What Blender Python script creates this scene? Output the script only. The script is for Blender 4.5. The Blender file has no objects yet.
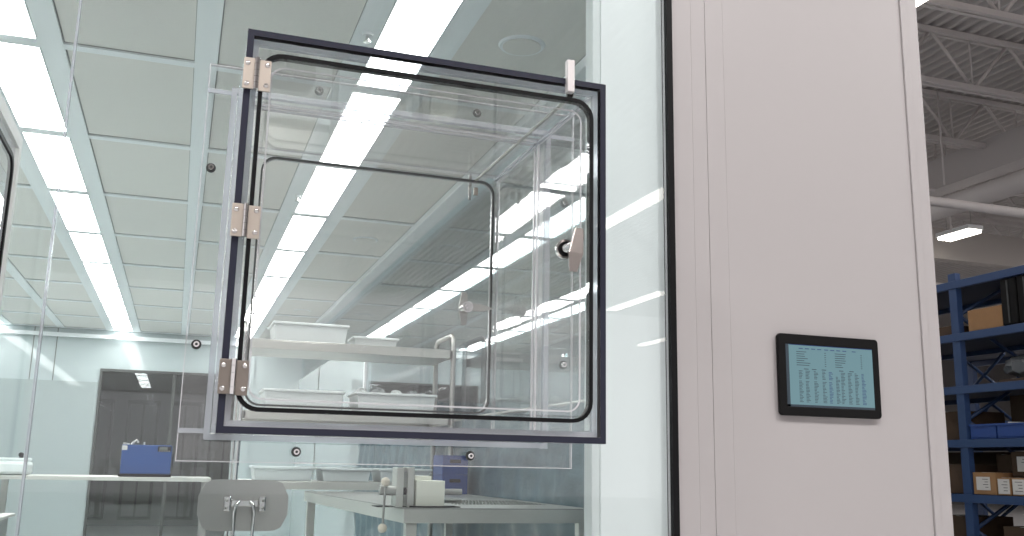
import bpy, bmesh, math, random
from mathutils import Matrix, Vector, Quaternion
random.seed(4)
H0 = 1.05                       # lens height above the floor; the plans below measure heights from the lens
sc = bpy.context.scene
COL = sc.collection
PI = math.pi

# ------------------------------------------------------------------ materials
def nt(name):
    m = bpy.data.materials.new(name); m.use_nodes = True
    t = m.node_tree
    for n in list(t.nodes): t.nodes.remove(n)
    return m, t, t.nodes.new('ShaderNodeOutputMaterial')

def pbr(name, col, rough=.5, metal=0, noise=0, nscale=8, coat=0, coat_rough=.03, bump=0, spec=None, stretch=None, trans=0, emit=None, estr=0):
    m, t, o = nt(name)
    b = t.nodes.new('ShaderNodeBsdfPrincipled')
    b.inputs['Base Color'].default_value = (*col, 1)
    b.inputs['Roughness'].default_value = rough
    b.inputs['Metallic'].default_value = metal
    b.inputs['Coat Weight'].default_value = coat
    b.inputs['Coat Roughness'].default_value = coat_rough
    if spec is not None: b.inputs['Specular IOR Level'].default_value = spec
    if noise or bump:
        tc = t.nodes.new('ShaderNodeTexCoord'); mp = t.nodes.new('ShaderNodeMapping')
        if stretch: mp.inputs['Scale'].default_value = stretch
        nz = t.nodes.new('ShaderNodeTexNoise'); nz.inputs['Scale'].default_value = nscale; nz.inputs['Detail'].default_value = 4
        t.links.new(tc.outputs['Object'], mp.inputs[0]); t.links.new(mp.outputs[0], nz.inputs['Vector'])
        if noise:
            r = t.nodes.new('ShaderNodeMixRGB'); r.blend_type = 'MIX'
            r.inputs[1].default_value = (*[c * (1 - noise) for c in col], 1)
            r.inputs[2].default_value = (*[min(1, c * (1 + noise)) for c in col], 1)
            t.links.new(nz.outputs['Fac'], r.inputs[0]); t.links.new(r.outputs[0], b.inputs['Base Color'])
        if bump:
            bp = t.nodes.new('ShaderNodeBump'); bp.inputs['Strength'].default_value = bump; bp.inputs['Distance'].default_value = .01
            t.links.new(nz.outputs['Fac'], bp.inputs['Height']); t.links.new(bp.outputs[0], b.inputs['Normal'])
    if emit:
        b.inputs['Emission Color'].default_value = (*emit, 1); b.inputs['Emission Strength'].default_value = estr
    t.links.new(b.outputs[0], o.inputs[0])
    return m

def clear(name, tint, ior=1.49, rough=0.0, haze=0, hazecol=(.9, .92, .93), wav=0):
    """clear sheet: transmits straight through, mirrors by Fresnel, optional haze of scratches"""
    m, t, o = nt(name)
    tr = t.nodes.new('ShaderNodeBsdfTransparent'); tr.inputs[0].default_value = (*tint, 1)
    gl = t.nodes.new('ShaderNodeBsdfGlossy'); gl.inputs['Roughness'].default_value = rough; gl.inputs[0].default_value = (1, 1, 1, 1)
    fr = t.nodes.new('ShaderNodeFresnel')
    # a thin sheet reflects alike on both faces: undo the node's inverted ratio on the far face
    ge = t.nodes.new('ShaderNodeNewGeometry'); mi = t.nodes.new('ShaderNodeMix')
    mi.inputs[2].default_value = ior; mi.inputs[3].default_value = 1/ior
    t.links.new(ge.outputs['Backfacing'], mi.inputs[0]); t.links.new(mi.outputs[0], fr.inputs[0])
    mx = t.nodes.new('ShaderNodeMixShader')
    t.links.new(fr.outputs[0], mx.inputs[0])
    base = tr
    if haze:
        df = t.nodes.new('ShaderNodeBsdfDiffuse'); df.inputs[0].default_value = (*hazecol, 1)
        m2 = t.nodes.new('ShaderNodeMixShader'); m2.inputs[0].default_value = haze
        t.links.new(tr.outputs[0], m2.inputs[1]); t.links.new(df.outputs[0], m2.inputs[2]); base = m2
    t.links.new(base.outputs[0], mx.inputs[1]); t.links.new(gl.outputs[0], mx.inputs[2])
    if wav:
        tc = t.nodes.new('ShaderNodeTexCoord'); nz = t.nodes.new('ShaderNodeTexNoise'); nz.inputs['Scale'].default_value = 5; nz.inputs['Detail'].default_value = 1
        bp = t.nodes.new('ShaderNodeBump'); bp.inputs['Strength'].default_value = wav; bp.inputs['Distance'].default_value = .004
        t.links.new(tc.outputs['Object'], nz.inputs['Vector']); t.links.new(nz.outputs['Fac'], bp.inputs['Height'])
        t.links.new(bp.outputs[0], gl.inputs['Normal'])
    t.links.new(mx.outputs[0], o.inputs[0])
    return m

def emis(name, col, s):
    m, t, o = nt(name)
    e = t.nodes.new('ShaderNodeEmission'); e.inputs[0].default_value = (*col, 1); e.inputs[1].default_value = s
    t.links.new(e.outputs[0], o.inputs[0]); return m

GLASS = clear('window_glass', (.955, .977, .980), 1.5)
GLASSR = clear('partition_glass', (.84, .92, .935), 1.9)
ACR = clear('acrylic', (.985, .985, .985), 1.49, wav=.12)
ACRD = clear('acrylic_door', (.985, .985, .985), 1.45)
EDGE = clear('acrylic_edge', (.75, .78, .82), 1.49, .15, haze=.60, hazecol=(.92, .92, .94))
BOND = clear('acrylic_bond', (.82, .85, .88), 1.49, .1, haze=.32, hazecol=(.86, .90, .95))
BAND = pbr('dark_edge_band', (.022, .024, .042), .4, spec=.3)
RUBBER = pbr('black_rubber', (.007, .007, .008), .5, spec=.15)
STEEL = pbr('brushed_steel', (.62, .62, .58), .36, .6, noise=.12, nscale=30, stretch=(1, 20, 20))
STEELD = pbr('dull_steel', (.42, .42, .40), .42, 1, noise=.1, nscale=12)
CHROME = pbr('chrome', (.75, .74, .73), .12, 1)
HINGE = pbr('hinge_steel', (.56, .50, .44), .45, .85)
BRONZE = pbr('lower_hinge_steel', (.30, .265, .235), .4, .85)
WHITEP = pbr('bin_plastic', (.80, .85, .84), .45)
SHEET = pbr('teal_sheeting', (.085, .135, .155), .3, noise=.4, nscale=9, bump=.8, stretch=(1, .6, 1.6))
TABM = pbr('brushed_aluminium', (.72, .69, .69), .4, .3)
BALLM = pbr('ivory_ball', (.62, .56, .46), .4)
GAP = pbr('grid_gap', (.30, .31, .30), .7)
TURN = pbr('thumb_turn_metal', (.40, .365, .345), .28, 1)
CREAM = pbr('cream_plastic', (.80, .80, .70), .5)
PANEL = pbr('wall_panel_paint', (.44, .42, .423), .42, noise=.015, nscale=3)
PIL = pbr('pilaster_paint', (.93, .97, .965), .3, noise=.01, nscale=2)
INPANEL = pbr('clean_panel_paint', (.49, .555, .56), .25, coat=.7, noise=.01, nscale=2)
INLOW = pbr('clean_panel_lower_tone', (.37, .42, .42), .25, coat=.7)
RAIL = pbr('ceiling_grid_paint', (.84, .87, .88), .4)
TILE = pbr('ceiling_tile_vinyl', (.74, .725, .69), .55, noise=.05, nscale=60)
LAMP = emis('light_panel_glow', (1, 1, .985), 14.5)
BLUEP = pbr('pump_blue_paint', (.015, .065, .23), .35)
BLACK = pbr('black_plastic', (.007, .007, .0075), .5, spec=.15)
DGREY = pbr('dark_grey', (.05, .055, .055), .6)
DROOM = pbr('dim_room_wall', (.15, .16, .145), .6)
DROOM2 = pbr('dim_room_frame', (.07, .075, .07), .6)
FLOORM = pbr('sealed_concrete', (.50, .49, .49), .35, noise=.1, nscale=1.5)
FLOORC = pbr('clean_vinyl_floor', (.76, .80, .79), .3, noise=.03, nscale=2)
DECK = pbr('roof_deck_paint', (.55, .52, .51), .6)
JOIST = pbr('joist_paint', (.62, .585, .575), .5)
GIRD = pbr('girder_paint', (.50, .475, .47), .6)
WWALL = pbr('warehouse_wall_paint', (.45, .42, .40), .7)
WWALLD = pbr('warehouse_lower_wall', (.22, .21, .21), .7)
HBAY = emis('high_bay_glow', (1, .93, .83), 8)
RACKB = pbr('rack_blue_paint', (.028, .060, .15), .45)
RACKD = pbr('rack_deck_blue', (.010, .018, .045), .6)
CARD = pbr('cardboard', (.30, .165, .075), .8, noise=.1, nscale=20)
CARDD = pbr('dark_cardboard', (.07, .042, .025), .85, noise=.1, nscale=20)
PAPER = pbr('label_paper', (.62, .60, .58), .8)
TOTE = pbr('tote_blue', (.025, .065, .25), .4)
WRAP = pbr('teal_stretch_wrap', (.04, .085, .105), .5, noise=.35, nscale=7, bump=.9)
GBAG = pbr('grey_bag', (.14, .15, .16), .5, bump=1, nscale=10)
TEXTM = pbr('screen_text', (.03, .05, .07), .6)
TEXTB = pbr('screen_blue_text', (.02, .05, .16), .6)
SCREEN = pbr('screen_glow', (.02, .03, .03), .25, emit=(.125, .235, .27), estr=1.0)

# ------------------------------------------------------------------ mesh building
class MB:
    def __init__(s): s.bm = bmesh.new()
    def v(s, p): return s.bm.verts.new(p)
    def f(s, vs, mi=0, smooth=False):
        try: f = s.bm.faces.new(vs)
        except ValueError: return None
        f.material_index = mi; f.smooth = smooth; return f
    def box(s, x0, x1, y0, y1, z0, z1, mi=0, edge=None, thin=None, rot=None):
        """edge/thin: faces not across the thin axis take material index `edge`"""
        P = [(x, y, z) for z in (z0, z1) for y in (y0, y1) for x in (x0, x1)]
        if rot:
            c = Vector(((x0+x1)/2, (y0+y1)/2, (z0+z1)/2)); P = [c + rot @ (Vector(p) - c) for p in P]
        v = [s.v(p) for p in P]
        Q = [((0, 2, 3, 1), 'z'), ((4, 5, 7, 6), 'z'), ((0, 1, 5, 4), 'y'), ((2, 6, 7, 3), 'y'), ((0, 4, 6, 2), 'x'), ((1, 3, 7, 5), 'x')]
        for q, a in Q:
            s.f([v[i] for i in q], edge if (edge is not None and a != thin) else mi)
        return s
    def prism(s, pts, a0, a1, ax='y', mi=0, edge=None, smooth=False):
        """pts = outline in the plane across axis `ax`"""
        mk = {'y': lambda p, a: (p[0], a, p[1]), 'x': lambda p, a: (a, p[0], p[1]), 'z': lambda p, a: (p[0], p[1], a)}[ax]
        A = [s.v(mk(p, a0)) for p in pts]; B = [s.v(mk(p, a1)) for p in pts]
        s.f(A, mi); s.f(B[::-1], mi)
        n = len(pts)
        for i in range(n):
            j = (i + 1) % n; s.f([A[i], B[i], B[j], A[j]], mi if edge is None else edge, smooth)
        return s
    def ring(s, out, inn, a0, a1, ax='y', mi=0, eo=None, ei=None):
        mk = {'y': lambda p, a: (p[0], a, p[1]), 'x': lambda p, a: (a, p[0], p[1]), 'z': lambda p, a: (p[0], p[1], a)}[ax]
        n = len(out)
        OA = [s.v(mk(p, a0)) for p in out]; OB = [s.v(mk(p, a1)) for p in out]
        IA = [s.v(mk(p, a0)) for p in inn]; IB = [s.v(mk(p, a1)) for p in inn]
        for i in range(n):
            j = (i + 1) % n
            s.f([OA[i], OA[j], IA[j], IA[i]], mi); s.f([OB[j], OB[i], IB[i], IB[j]], mi)
            s.f([OA[j], OA[i], OB[i], OB[j]], mi if eo is None else eo); s.f([IA[i], IA[j], IB[j], IB[i]], mi if ei is None else ei)
        return s
    def tube(s, pts, r, n=12, mi=0, r2=None):
        pts = [Vector(p) for p in pts]; rows = []
        ref = Vector((0, 0, 1)) if abs((pts[1]-pts[0]).normalized().z) < .9 else Vector((1, 0, 0))
        for i, p in enumerate(pts):
            d = (pts[min(i+1, len(pts)-1)] - pts[max(i-1, 0)]).normalized()
            a = d.cross(ref).normalized(); b = d.cross(a)
            ri = r if r2 is None else r + (r2-r)*i/(len(pts)-1)
            rows.append([s.v(p + (a*math.cos(2*PI*k/n) + b*math.sin(2*PI*k/n))*ri) for k in range(n)])
        for A, B in zip(rows, rows[1:]):
            for k in range(n): s.f([A[k], A[(k+1) % n], B[(k+1) % n], B[k]], mi, True)
        s.f(rows[0][::-1], mi); s.f(rows[-1], mi)
        return s
    def ball(s, c, r, mi=0, sc3=(1, 1, 1), seg=16):
        g = bmesh.ops.create_uvsphere(s.bm, u_segments=seg, v_segments=max(6, seg//2), radius=r, matrix=Matrix.Translation(c) @ Matrix.Diagonal((*sc3, 1)))
        for v in g['verts']:
            for f in v.link_faces: f.material_index = mi; f.smooth = True
        return s
    def build(s, name, mats, parent=None, bevel=0, label=None, origin=None):
        if not isinstance(mats, (list, tuple)): mats = [mats]
        bmesh.ops.recalc_face_normals(s.bm, faces=s.bm.faces)
        for e in s.bm.edges:
            if len(e.link_faces) == 2 and e.calc_face_angle(0) > .75: e.smooth = False
        org = Vector((0, 0, 0))
        root = parent
        while root is not None and root.parent is not None: root = root.parent
        if root is not None: org = Vector(root.location) - Vector((0, 0, H0))
        if origin is not None: org = Vector(origin)
        bmesh.ops.translate(s.bm, verts=s.bm.verts, vec=-org)
        me = bpy.data.meshes.new(name); s.bm.to_mesh(me); s.bm.free()
        for m in mats: me.materials.append(m)
        o = bpy.data.objects.new(name, me); COL.objects.link(o)
        if parent is not None: o.parent = parent
        else: o.location = org + Vector((0, 0, H0))
        if bevel:
            b = o.modifiers.new('bevel', 'BEVEL'); b.width = bevel; b.segments = 2; b.limit_method = 'ANGLE'
        if label: o['label'] = label
        return o

def rrect(x0, x1, z0, z1, r=0, n=6):
    if r == 0: return [(x0, z0), (x1, z0), (x1, z1), (x0, z1)]
    P = []
    for cx, cz, a in ((x1-r, z0+r, -PI/2), (x1-r, z1-r, 0), (x0+r, z1-r, PI/2), (x0+r, z0+r, PI)):
        for k in range(n+1):
            t = a + PI/2*k/n; P.append((cx+r*math.cos(t), cz+r*math.sin(t)))
    return P

def thing(name, label, cat, loc, group=None):
    o = bpy.data.objects.new(name, None); COL.objects.link(o)
    o.location = (loc[0], loc[1], loc[2] + H0); o.empty_display_size = .1
    o['label'] = label; o['category'] = cat
    if group: o['group'] = group
    return o
def tag(o, label, cat, group=None):
    o['label'] = label; o['category'] = cat
    if group: o['group'] = group
    return o
def struct(o): o['kind'] = 'structure'; return o
def dup(root, loc, label):
    r = root.copy(); COL.objects.link(r); r.location = (loc[0], loc[1], loc[2]+H0); r['label'] = label
    for ch in list(root.children):
        c = ch.copy(); COL.objects.link(c); c.parent = r
        for g in ch.children:
            d = g.copy(); COL.objects.link(d); d.parent = c
    return r

FL = -H0
CZ = 1.70            # clean room ceiling
BY = 14.0            # back wall
GY = 1.75            # glazing plane
RX = 1.58            # right hand glazed partition

# ------------------------------------------------------------------ room shell
struct(MB().box(-12, 34, -30, 34, FL-.2, FL).build('floor', FLOORM))
struct(MB().box(-3.6, RX+.06, GY+.12, BY, FL, FL+.004).build('floor', FLOORC))
struct(MB().box(-3.6, 1.70, GY+.12, BY+.1, CZ+.012, CZ+.08).build('ceiling', TILE))
# ceiling grid: long wide rails and cross rails
SEAM = [4.2+1.22*k for k in range(-1, 9)]
STRIPS = [(-2.50, -2.26), (-.925, -.684), (.636, .878)]
g = MB()
for a, b in STRIPS:
    g.box(a-.095, a, 1.9, BY, CZ, CZ+.02); g.box(b, b+.095, 1.9, BY, CZ, CZ+.02)
g.box(-.065, .03, 1.9, BY, CZ, CZ+.02); g.box(-1.63, -1.54, 1.9, BY, CZ, CZ+.02); g.box(-3.1, -3.0, 1.9, BY, CZ, CZ+.02)
for y in [1.76]+SEAM: g.box(-3.6, 1.6, y-.028, y+.028, CZ+.001, CZ+.0195)
for a, b in STRIPS:
    for y in SEAM: g.box(a, b, y-.041, y+.041, CZ+.0005, CZ+.019)
struct(g.build('ceiling_grid_trim', RAIL))
# thin shadow gaps where tiles meet the grid
g = MB()
xs = [(-1.54, -1.02), (-.589, -.065), (.03, .541), (.973, 1.5)]
for a, b in xs:
    for i, y in enumerate(SEAM[:-1]):
        y0, y1 = y+.025, SEAM[i+1]-.025
        g.box(a, a+.005, y0, y1, CZ+.0095, CZ+.0125); g.box(a, b, y1-.006, y1, CZ+.0095, CZ+.0125); g.box(b-.003, b, y0, y1, CZ+.0105, CZ+.0125)
struct(g.build('ceiling_gap_trim', GAP))

struct(MB().box(-3.7, -3.6, GY, BY, FL, CZ+.1).build('wall_left', INPANEL))
# back wall with its opening into the dim room beyond
g = MB()
g.box(-3.6, -1.05, BY, BY+.1, FL, CZ, 0)
g.box(-1.05, .83, BY, BY+.1, 1.185, CZ)
g.box(.95, RX+.06, BY, BY+.1, FL, CZ)
struct(g.build('wall_back', INPANEL))
g = MB()
for x in (-1.9, -1.62): g.box(x-.006, x+.006, BY-.004, BY, FL, CZ)
g.box(RX-.005, RX, 11.87, 11.93, FL, 1.15)
struct(g.build('trim_1', DROOM))
struct(MB().box(-3.6, -1.06, BY-.012, BY-.005, FL, 1.0).build('wall_back_lower', INLOW))  # lower part of the back wall, greyer than the panels above
struct(MB().box(-3.6, 1.5, 13.86, 13.93, 1.575, 1.625).build('trim_2', RAIL))
struct(MB().box(.83, .95, BY-.04, BY+.1, FL, CZ).build('trim_3', INPANEL))
g = MB(); g.ring(rrect(-1.05, .83, FL, 1.185), rrect(-1.02, .80, FL+.04, 1.15), BY-.02, BY+.06)
g.box(-.12, -.08, BY, BY+.05, FL+.04, 1.15)
w = struct(g.build('window_1', DROOM2))
MB().box(-1.02, .80, BY+.02, BY+.03, FL+.04, 1.15).build('window_glass', GLASS, w)
# dim room beyond; its unlit look is put into the dark wall colour
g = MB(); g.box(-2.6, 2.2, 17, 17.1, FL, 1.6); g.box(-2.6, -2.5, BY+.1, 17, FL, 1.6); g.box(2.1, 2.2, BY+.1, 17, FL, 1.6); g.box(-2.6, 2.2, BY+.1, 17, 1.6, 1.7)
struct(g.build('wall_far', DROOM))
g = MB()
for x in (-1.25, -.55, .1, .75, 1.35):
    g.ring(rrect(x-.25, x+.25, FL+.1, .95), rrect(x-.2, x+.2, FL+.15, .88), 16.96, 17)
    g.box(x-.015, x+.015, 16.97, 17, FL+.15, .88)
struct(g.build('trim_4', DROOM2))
# right partition: pale solid end, glazed front, head track
struct(MB().box(RX, RX+.06, 8.85, BY, FL, 1.15).build('wall_right', INPANEL))
w = struct(MB().box(RX, RX+.06, 8.79, 8.86, FL, 1.15).box(RX, RX+.05, 1.9, 8.8, FL, FL+.12).build('window_2', RAIL))
MB().prism([(1.9, FL+.1), (8.79, FL+.1), (8.79, 1.15), (BY, 1.15), (BY, CZ-.02), (1.9, CZ-.02)], RX+.02, RX+.032, ax='x').build('window_glass', GLASSR, w)
struct(MB().box(1.50, 1.66, 1.9, BY, CZ-.035, CZ+.02).build('trim_5', RAIL, bevel=.006))

# front glazing
hole = (.052, .655, .045, .657)
w = struct(MB().ring(rrect(-.2265, .938, -.95, 1.66), rrect(*hole), GY, GY+.010, eo=1, ei=1).build('window_3', [GLASS, EDGE]))
w = struct(MB().box(-3.6, -.2305, GY, GY+.010, -.95, 1.66, 0, 1, 'y').build('window_4', [GLASS, EDGE]))
struct(MB().box(-.2305, -.2265, GY-.001, GY+.011, -.95, 1.66).build('trim_6', BOND))
struct(MB().box(-3.6, .938, GY-.01, GY+.10, 1.66, 2.7).build('wall_front', PANEL))
struct(MB().box(-3.6, .938, GY-.01, GY+.10, FL, -.95).build('wall_front', PANEL))
struct(MB().box(-6, -3.6, GY-.01, GY+.10, FL, 2.7).build('wall_front', PANEL))
# pale pilaster behind the glass
struct(MB().box(.792, .951, GY+.014, GY+.05, FL, CZ).build('wall_pilaster', PIL, bevel=.002))
struct(MB().box(.772, .790, GY+.012, GY+.05, FL, CZ).build('trim_7', WHITEP, bevel=.002))
# outer wall: gasket, steps and grooves
struct(MB().box(.9385, .9515, GY-.012, GY+.03, -.95, 2.3).build('trim_8', RUBBER))
g = MB()
g.box(.952, .958, GY-.004, GY+.1, FL, 2.7)
g.box(.9582, 1.0035, GY-.0012, GY+.1, FL, 2.7)
g.box(1.0037, 1.0393, GY-.0006, GY+.1, FL, 2.7)
g.box(1.0395, 1.0845, GY-.0018, GY+.1, FL, 2.7)
g.box(1.0847, 1.5815, GY-.0012, GY+.1, FL, 2.7)
g.box(1.582, 1.6, GY-.006, GY+.1, FL, 2.7)
g.box(1.6007, 1.632, GY-.002, GY+.1, FL, 2.7)
g.box(1.6325, 1.640, GY+.004, GY+.1, FL, 2.7)
struct(g.build('wall_front', PANEL, bevel=.0007))
struct(MB().box(RX+.0, 1.64, GY+.1, 1.9, FL, 2.7).build('wall_right', PANEL))
struct(MB().box(-3.7, 1.70, GY+.1, BY+.2, CZ+.1, CZ+.2).build('roof', WWALLD))

# ------------------------------------------------------------------ ceiling lights
ORD = ['first', 'second', 'third', 'fourth', 'fifth', 'sixth', 'seventh', 'eighth', 'ninth']
SN = ['the leftmost strip', 'strip left of the large box', 'strip seen through the box']
proto = None
for si, (a, b) in enumerate(STRIPS):
    for k in range(9):
        y0, y1 = SEAM[k]+.040, SEAM[k+1]-.040
        lab = f'lit ceiling light panel, {ORD[k]} from the front in {SN[si]}'
        loc = ((a+b)/2, (y0+y1)/2, CZ)
        if proto is None:
            proto = thing('ceiling_light', lab, 'ceiling light', loc, 'ceiling light panels')
            hw, hl = (b-a)/2-.001, (y1-y0)/2
            g = MB(); x, y = loc[:2]
            g.ring(rrect(x-hw, x+hw, y-hl, y+hl), rrect(x-hw+.006, x+hw-.006, y-hl+.006, y+hl-.006), CZ-.001, CZ+.011, ax='z').build('frame', RAIL, proto)
            MB().box(x-hw+.006, x+hw-.006, y-hl+.006, y+hl-.006, CZ+.004, CZ+.011).build('diffuser', LAMP, proto)
        else: dup(proto, loc, lab)
# round ceiling discs and sprinklers
for x, y, lab in ((1.215, 3.5, 'round flush disc in ceiling tile, the large one above the box top right'), (1.26, 7.26, 'round flush disc in ceiling tile seen through middle of the box'),
                  (1.24, 11.1, 'round flush disc in far ceiling tile, the one right of the light strip')):
    t = thing('ceiling_disc', lab, 'ceiling speaker', (x, y, CZ), 'round ceiling discs')
    g = MB(); g.tube([(x, y, CZ+.012), (x, y, CZ+.004)], .098, 32, r2=.092); g.build('rim', RAIL, t)
    MB().tube([(x, y, CZ+.006), (x, y, CZ+.001)], .08, 32).build('grille', TILE, t)
for x, y, lab in ((.59, 3.6, 'small ceiling sprinkler head beside the nearest light panel'), (.61, 6.15, 'small ceiling sprinkler head seen through the box beside the light strip')):
    t = thing('sprinkler', lab, 'sprinkler', (x, y, CZ), 'sprinkler heads')
    MB().tube([(x, y, CZ+.01), (x, y, CZ-.012)], .022, 16).build('escutcheon', RAIL, t)
    MB().tube([(x, y, CZ-.01), (x, y, CZ-.035)], .007, 10).tube([(x, y, CZ-.034), (x, y, CZ-.038)], .015, 12).build('head', CHROME, t)

# ------------------------------------------------------------------ the pass-through box
X0, X1, Z0, Z1 = .051, .6545, .0385, .6545
FY, RY = 1.436, 2.02
box = thing('pass_through_box', 'large clear acrylic pass-through box with dark edged hinged door set in the glass wall', 'pass-through box', ((X0+X1)/2, GY, Z0))
DX0, DX1, DZ0, DZ1 = .076, .627, .0735, .6165        # door outline, front
# front frame plate round the door
out = rrect(X0+.010, X1-.010, Z0+.010, Z1-.010, .002); inn = rrect(DX0, DX1, DZ0, DZ1, .03)
def match(o, n):  # outline resampled by side so that both loops pair up
    return rrect(o[0], o[1], o[2], o[3], .0005, n)
MB().ring(match((X0+.010, X1-.010, Z0+.010, Z1-.010), 6), inn, FY, FY+.012, eo=1, ei=1).build('front_frame', [ACR, EDGE], box)
MB().ring(rrect(X0, X1, Z0, Z1), rrect(X0+.010, X1-.010, Z0+.010, Z1-.010), FY, FY+.013).build('edge_band', BAND, box, label='dark navy edge band around the front frame')
# pale bonded strip just inside the band
MB().ring(rrect(X0+.0105, X1-.0105, Z0+.0105, Z1-.0105), rrect(X0+.019, X1-.019, Z0+.019, Z1-.019), FY+.0125, FY+.022).build('bonded_joint', BOND, box)
door = MB().prism(rrect(DX0+.004, DX1-.004, DZ0+.004, DZ1-.004, .028), FY-.002, FY+.008).build('door', ACRD, box)
MB().ring(rrect(DX0-.003, DX1+.003, DZ0-.003, DZ1+.003, .034), rrect(DX0+.003, DX1-.003, DZ0+.003, DZ1-.003, .028), FY-.0035, FY+.011).build('gasket', RUBBER, door, label='black rubber door gasket')
# inner lip visible as a pale line within the gasket
MB().ring(rrect(DX0+.014, DX1-.014, DZ0+.014, DZ1-.014, .022), rrect(DX0+.0165, DX1-.0165, DZ0+.0165, DZ1-.0165, .02), FY+.0085, FY+.010).build('lip', EDGE, door)
# four walls of the chamber
T = .009
BX0, BX1, BZ0, BZ1 = .0525, .6545, .0455, .6565
for nm, a in (('side_panel', (BX0, BX0+T, FY+.013, RY, BZ0+T, BZ1-T, 0, 1, 'x')), ('side_panel', (BX1-T, BX1, FY+.013, RY, BZ0+T, BZ1-T, 0, 1, 'x')),
              ('top_panel', (BX0, BX1, FY+.013, RY, BZ1-T, BZ1, 0, 1, 'z')), ('bottom_panel', (BX0, BX1, FY+.013, RY, BZ0, BZ0+T, 0, 1, 'z'))):
    MB().box(*a).build(nm, [ACR, EDGE], box)
# bonding fillets along the long inside corners
for x in (BX0+T, BX1-T-.006):
    for z in (BZ0+T, BZ1-T-.006): MB().box(x, x+.006, FY+.02, RY, z, z+.006).build('corner_fillet', BOND, box)
# collar ring where the chamber crosses the glass
MB().ring(rrect(BX0+T, BX1-T, BZ0+T, BZ1-T), rrect(BX0+T+.003, BX1-T-.003, BZ0+T+.003, BZ1-T-.003), GY-.012, GY-.004).ring(rrect(BX0+T, BX1-T, BZ0+T, BZ1-T), rrect(BX0+T+.003, BX1-T-.003, BZ0+T+.003, BZ1-T-.003), GY+.008, GY+.014).build('collar', EDGE, box)
# flange bolted to the glass: four bonded strips
FX0, FX1, FZ0, FZ1 = 0.0, .72, -.002, .712
for a in ((FX0, BX0-.0005, .0465, .660), (BX1+.0005, FX1, .0465, .660), (FX0, FX1, .661, FZ1), (FX0, FX1, FZ0, .0455)):
    MB().box(a[0], a[1], GY-.012, GY-.0005, a[2], a[3], 0, 1, 'y').build('flange_strip', [ACR, EDGE], box)
MB().ring(rrect(BX0-.011, BX1+.011, BZ0-.011, BZ1+.011), rrect(BX0-.001, BX1+.001, BZ0-.001, BZ1+.001), GY-.024, GY-.0125).build('flange_fillet', BOND, box)
MB().ring(rrect(FX0, FX1, FZ0, FZ1), rrect(FX0+.0016, FX1-.0016, FZ0+.0016, FZ1-.0016), GY-.0128, GY-.0121).build('flange_rim', EDGE, box)
for a in ((FX0, BX0-.011, .0455, .0535), (FX0, BX0-.011, .656, .664), (BX1+.011, FX1, .0455, .0535), (BX1+.011, FX1, .656, .664)):
    MB().box(a[0], a[1], GY-.0145, GY-.0125, a[2], a[3]).build('seam_bead', BOND, box)
for (x, z) in ((.017, .514), (.018, .196), (.199, .688), (.511, .688), (.199, .018), (.516, .018), (.700, .523), (.700, .196)):
    g = MB()
    g.tube([(x, GY-.012, z), (x, GY-.0145, z)], .0085, 20)
    b_ = g.build('bolt', DGREY, box)
    MB().tube([(x, GY-.0145, z), (x, GY-.021, z)], .006, 16, r2=.005).build('bolt_head', CHROME, b_)
    MB().tube([(x, GY-.0212, z), (x, GY-.0216, z)], .0026, 6).build('socket', DGREY, b_)
# hinges
def hinge(zc, mat):
    y = FY-.0035
    h = MB().box(.0485, .0645, y-.003, y, zc-.025, zc+.025).box(.0725, .0895, y-.003-.0, y, zc-.0265, zc+.0235).build('hinge', mat, box, bevel=.0006, label='steel butt hinge on the door edge')
    for i in range(5):
        MB().tube([(.0685, y-.004, zc-.025+.0102*i), (.0685, y-.004, zc-.0153+.0102*i)], .0042, 12).build('knuckle', CHROME, h)
    for x in (.0545, .0835):
        for dz in (-.017, .016):
            MB().ball((x, y-.003, zc+dz), .0042, sc3=(1, .6, 1), seg=12).build('screw', CHROME, h)
hinge(.580, HINGE); hinge(.349, HINGE); hinge(.1185, BRONZE)
# front latch
lt = MB().tube([(.578, FY-.002, .352), (.578, FY-.009, .352)], .0165, 24).build('latch', CHROME, box, label='chrome quarter-turn latch on the front door')
MB().tube([(.578, FY-.009, .352), (.578, FY-.012, .352)], .0125, 24).build('collar_ring', BLACK, lt)
MB().tube([(.578, FY-.012, .352), (.584, FY-.028, .352)], .0085, 20).build('spindle', CHROME, lt)
R = Matrix.Rotation(-.30, 3, 'Z') @ Matrix.Rotation(.13, 3, 'Y')
g = MB()
LV_ = [(-.036, .0065, -.003), (-.006, .0120, -.010), (.037, .0070, -.004)]      # height, half width, front face
fr_ = [[g.v((sx*w, y, z)) for sx in (-1, 1)] for z, w, y in LV_]
bk_ = [[g.v((sx*w, .004, z)) for sx in (-1, 1)] for z, w, y in LV_]
for a in range(2):
    g.f([fr_[a][0], fr_[a][1], fr_[a+1][1], fr_[a+1][0]]); g.f([bk_[a][0], bk_[a+1][0], bk_[a+1][1], bk_[a][1]])
    g.f([fr_[a][0], fr_[a+1][0], bk_[a+1][0], bk_[a][0]]); g.f([fr_[a][1], bk_[a][1], bk_[a+1][1], fr_[a+1][1]])
g.f([fr_[0][0], bk_[0][0], bk_[0][1], fr_[0][1]]); g.f([fr_[2][0], fr_[2][1], bk_[2][1], bk_[2][0]])
for v in g.bm.verts: v.co = R @ v.co + Vector((.587, FY-.032, .346))
g.build('thumb_turn', TURN, lt, bevel=.0015)
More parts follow.
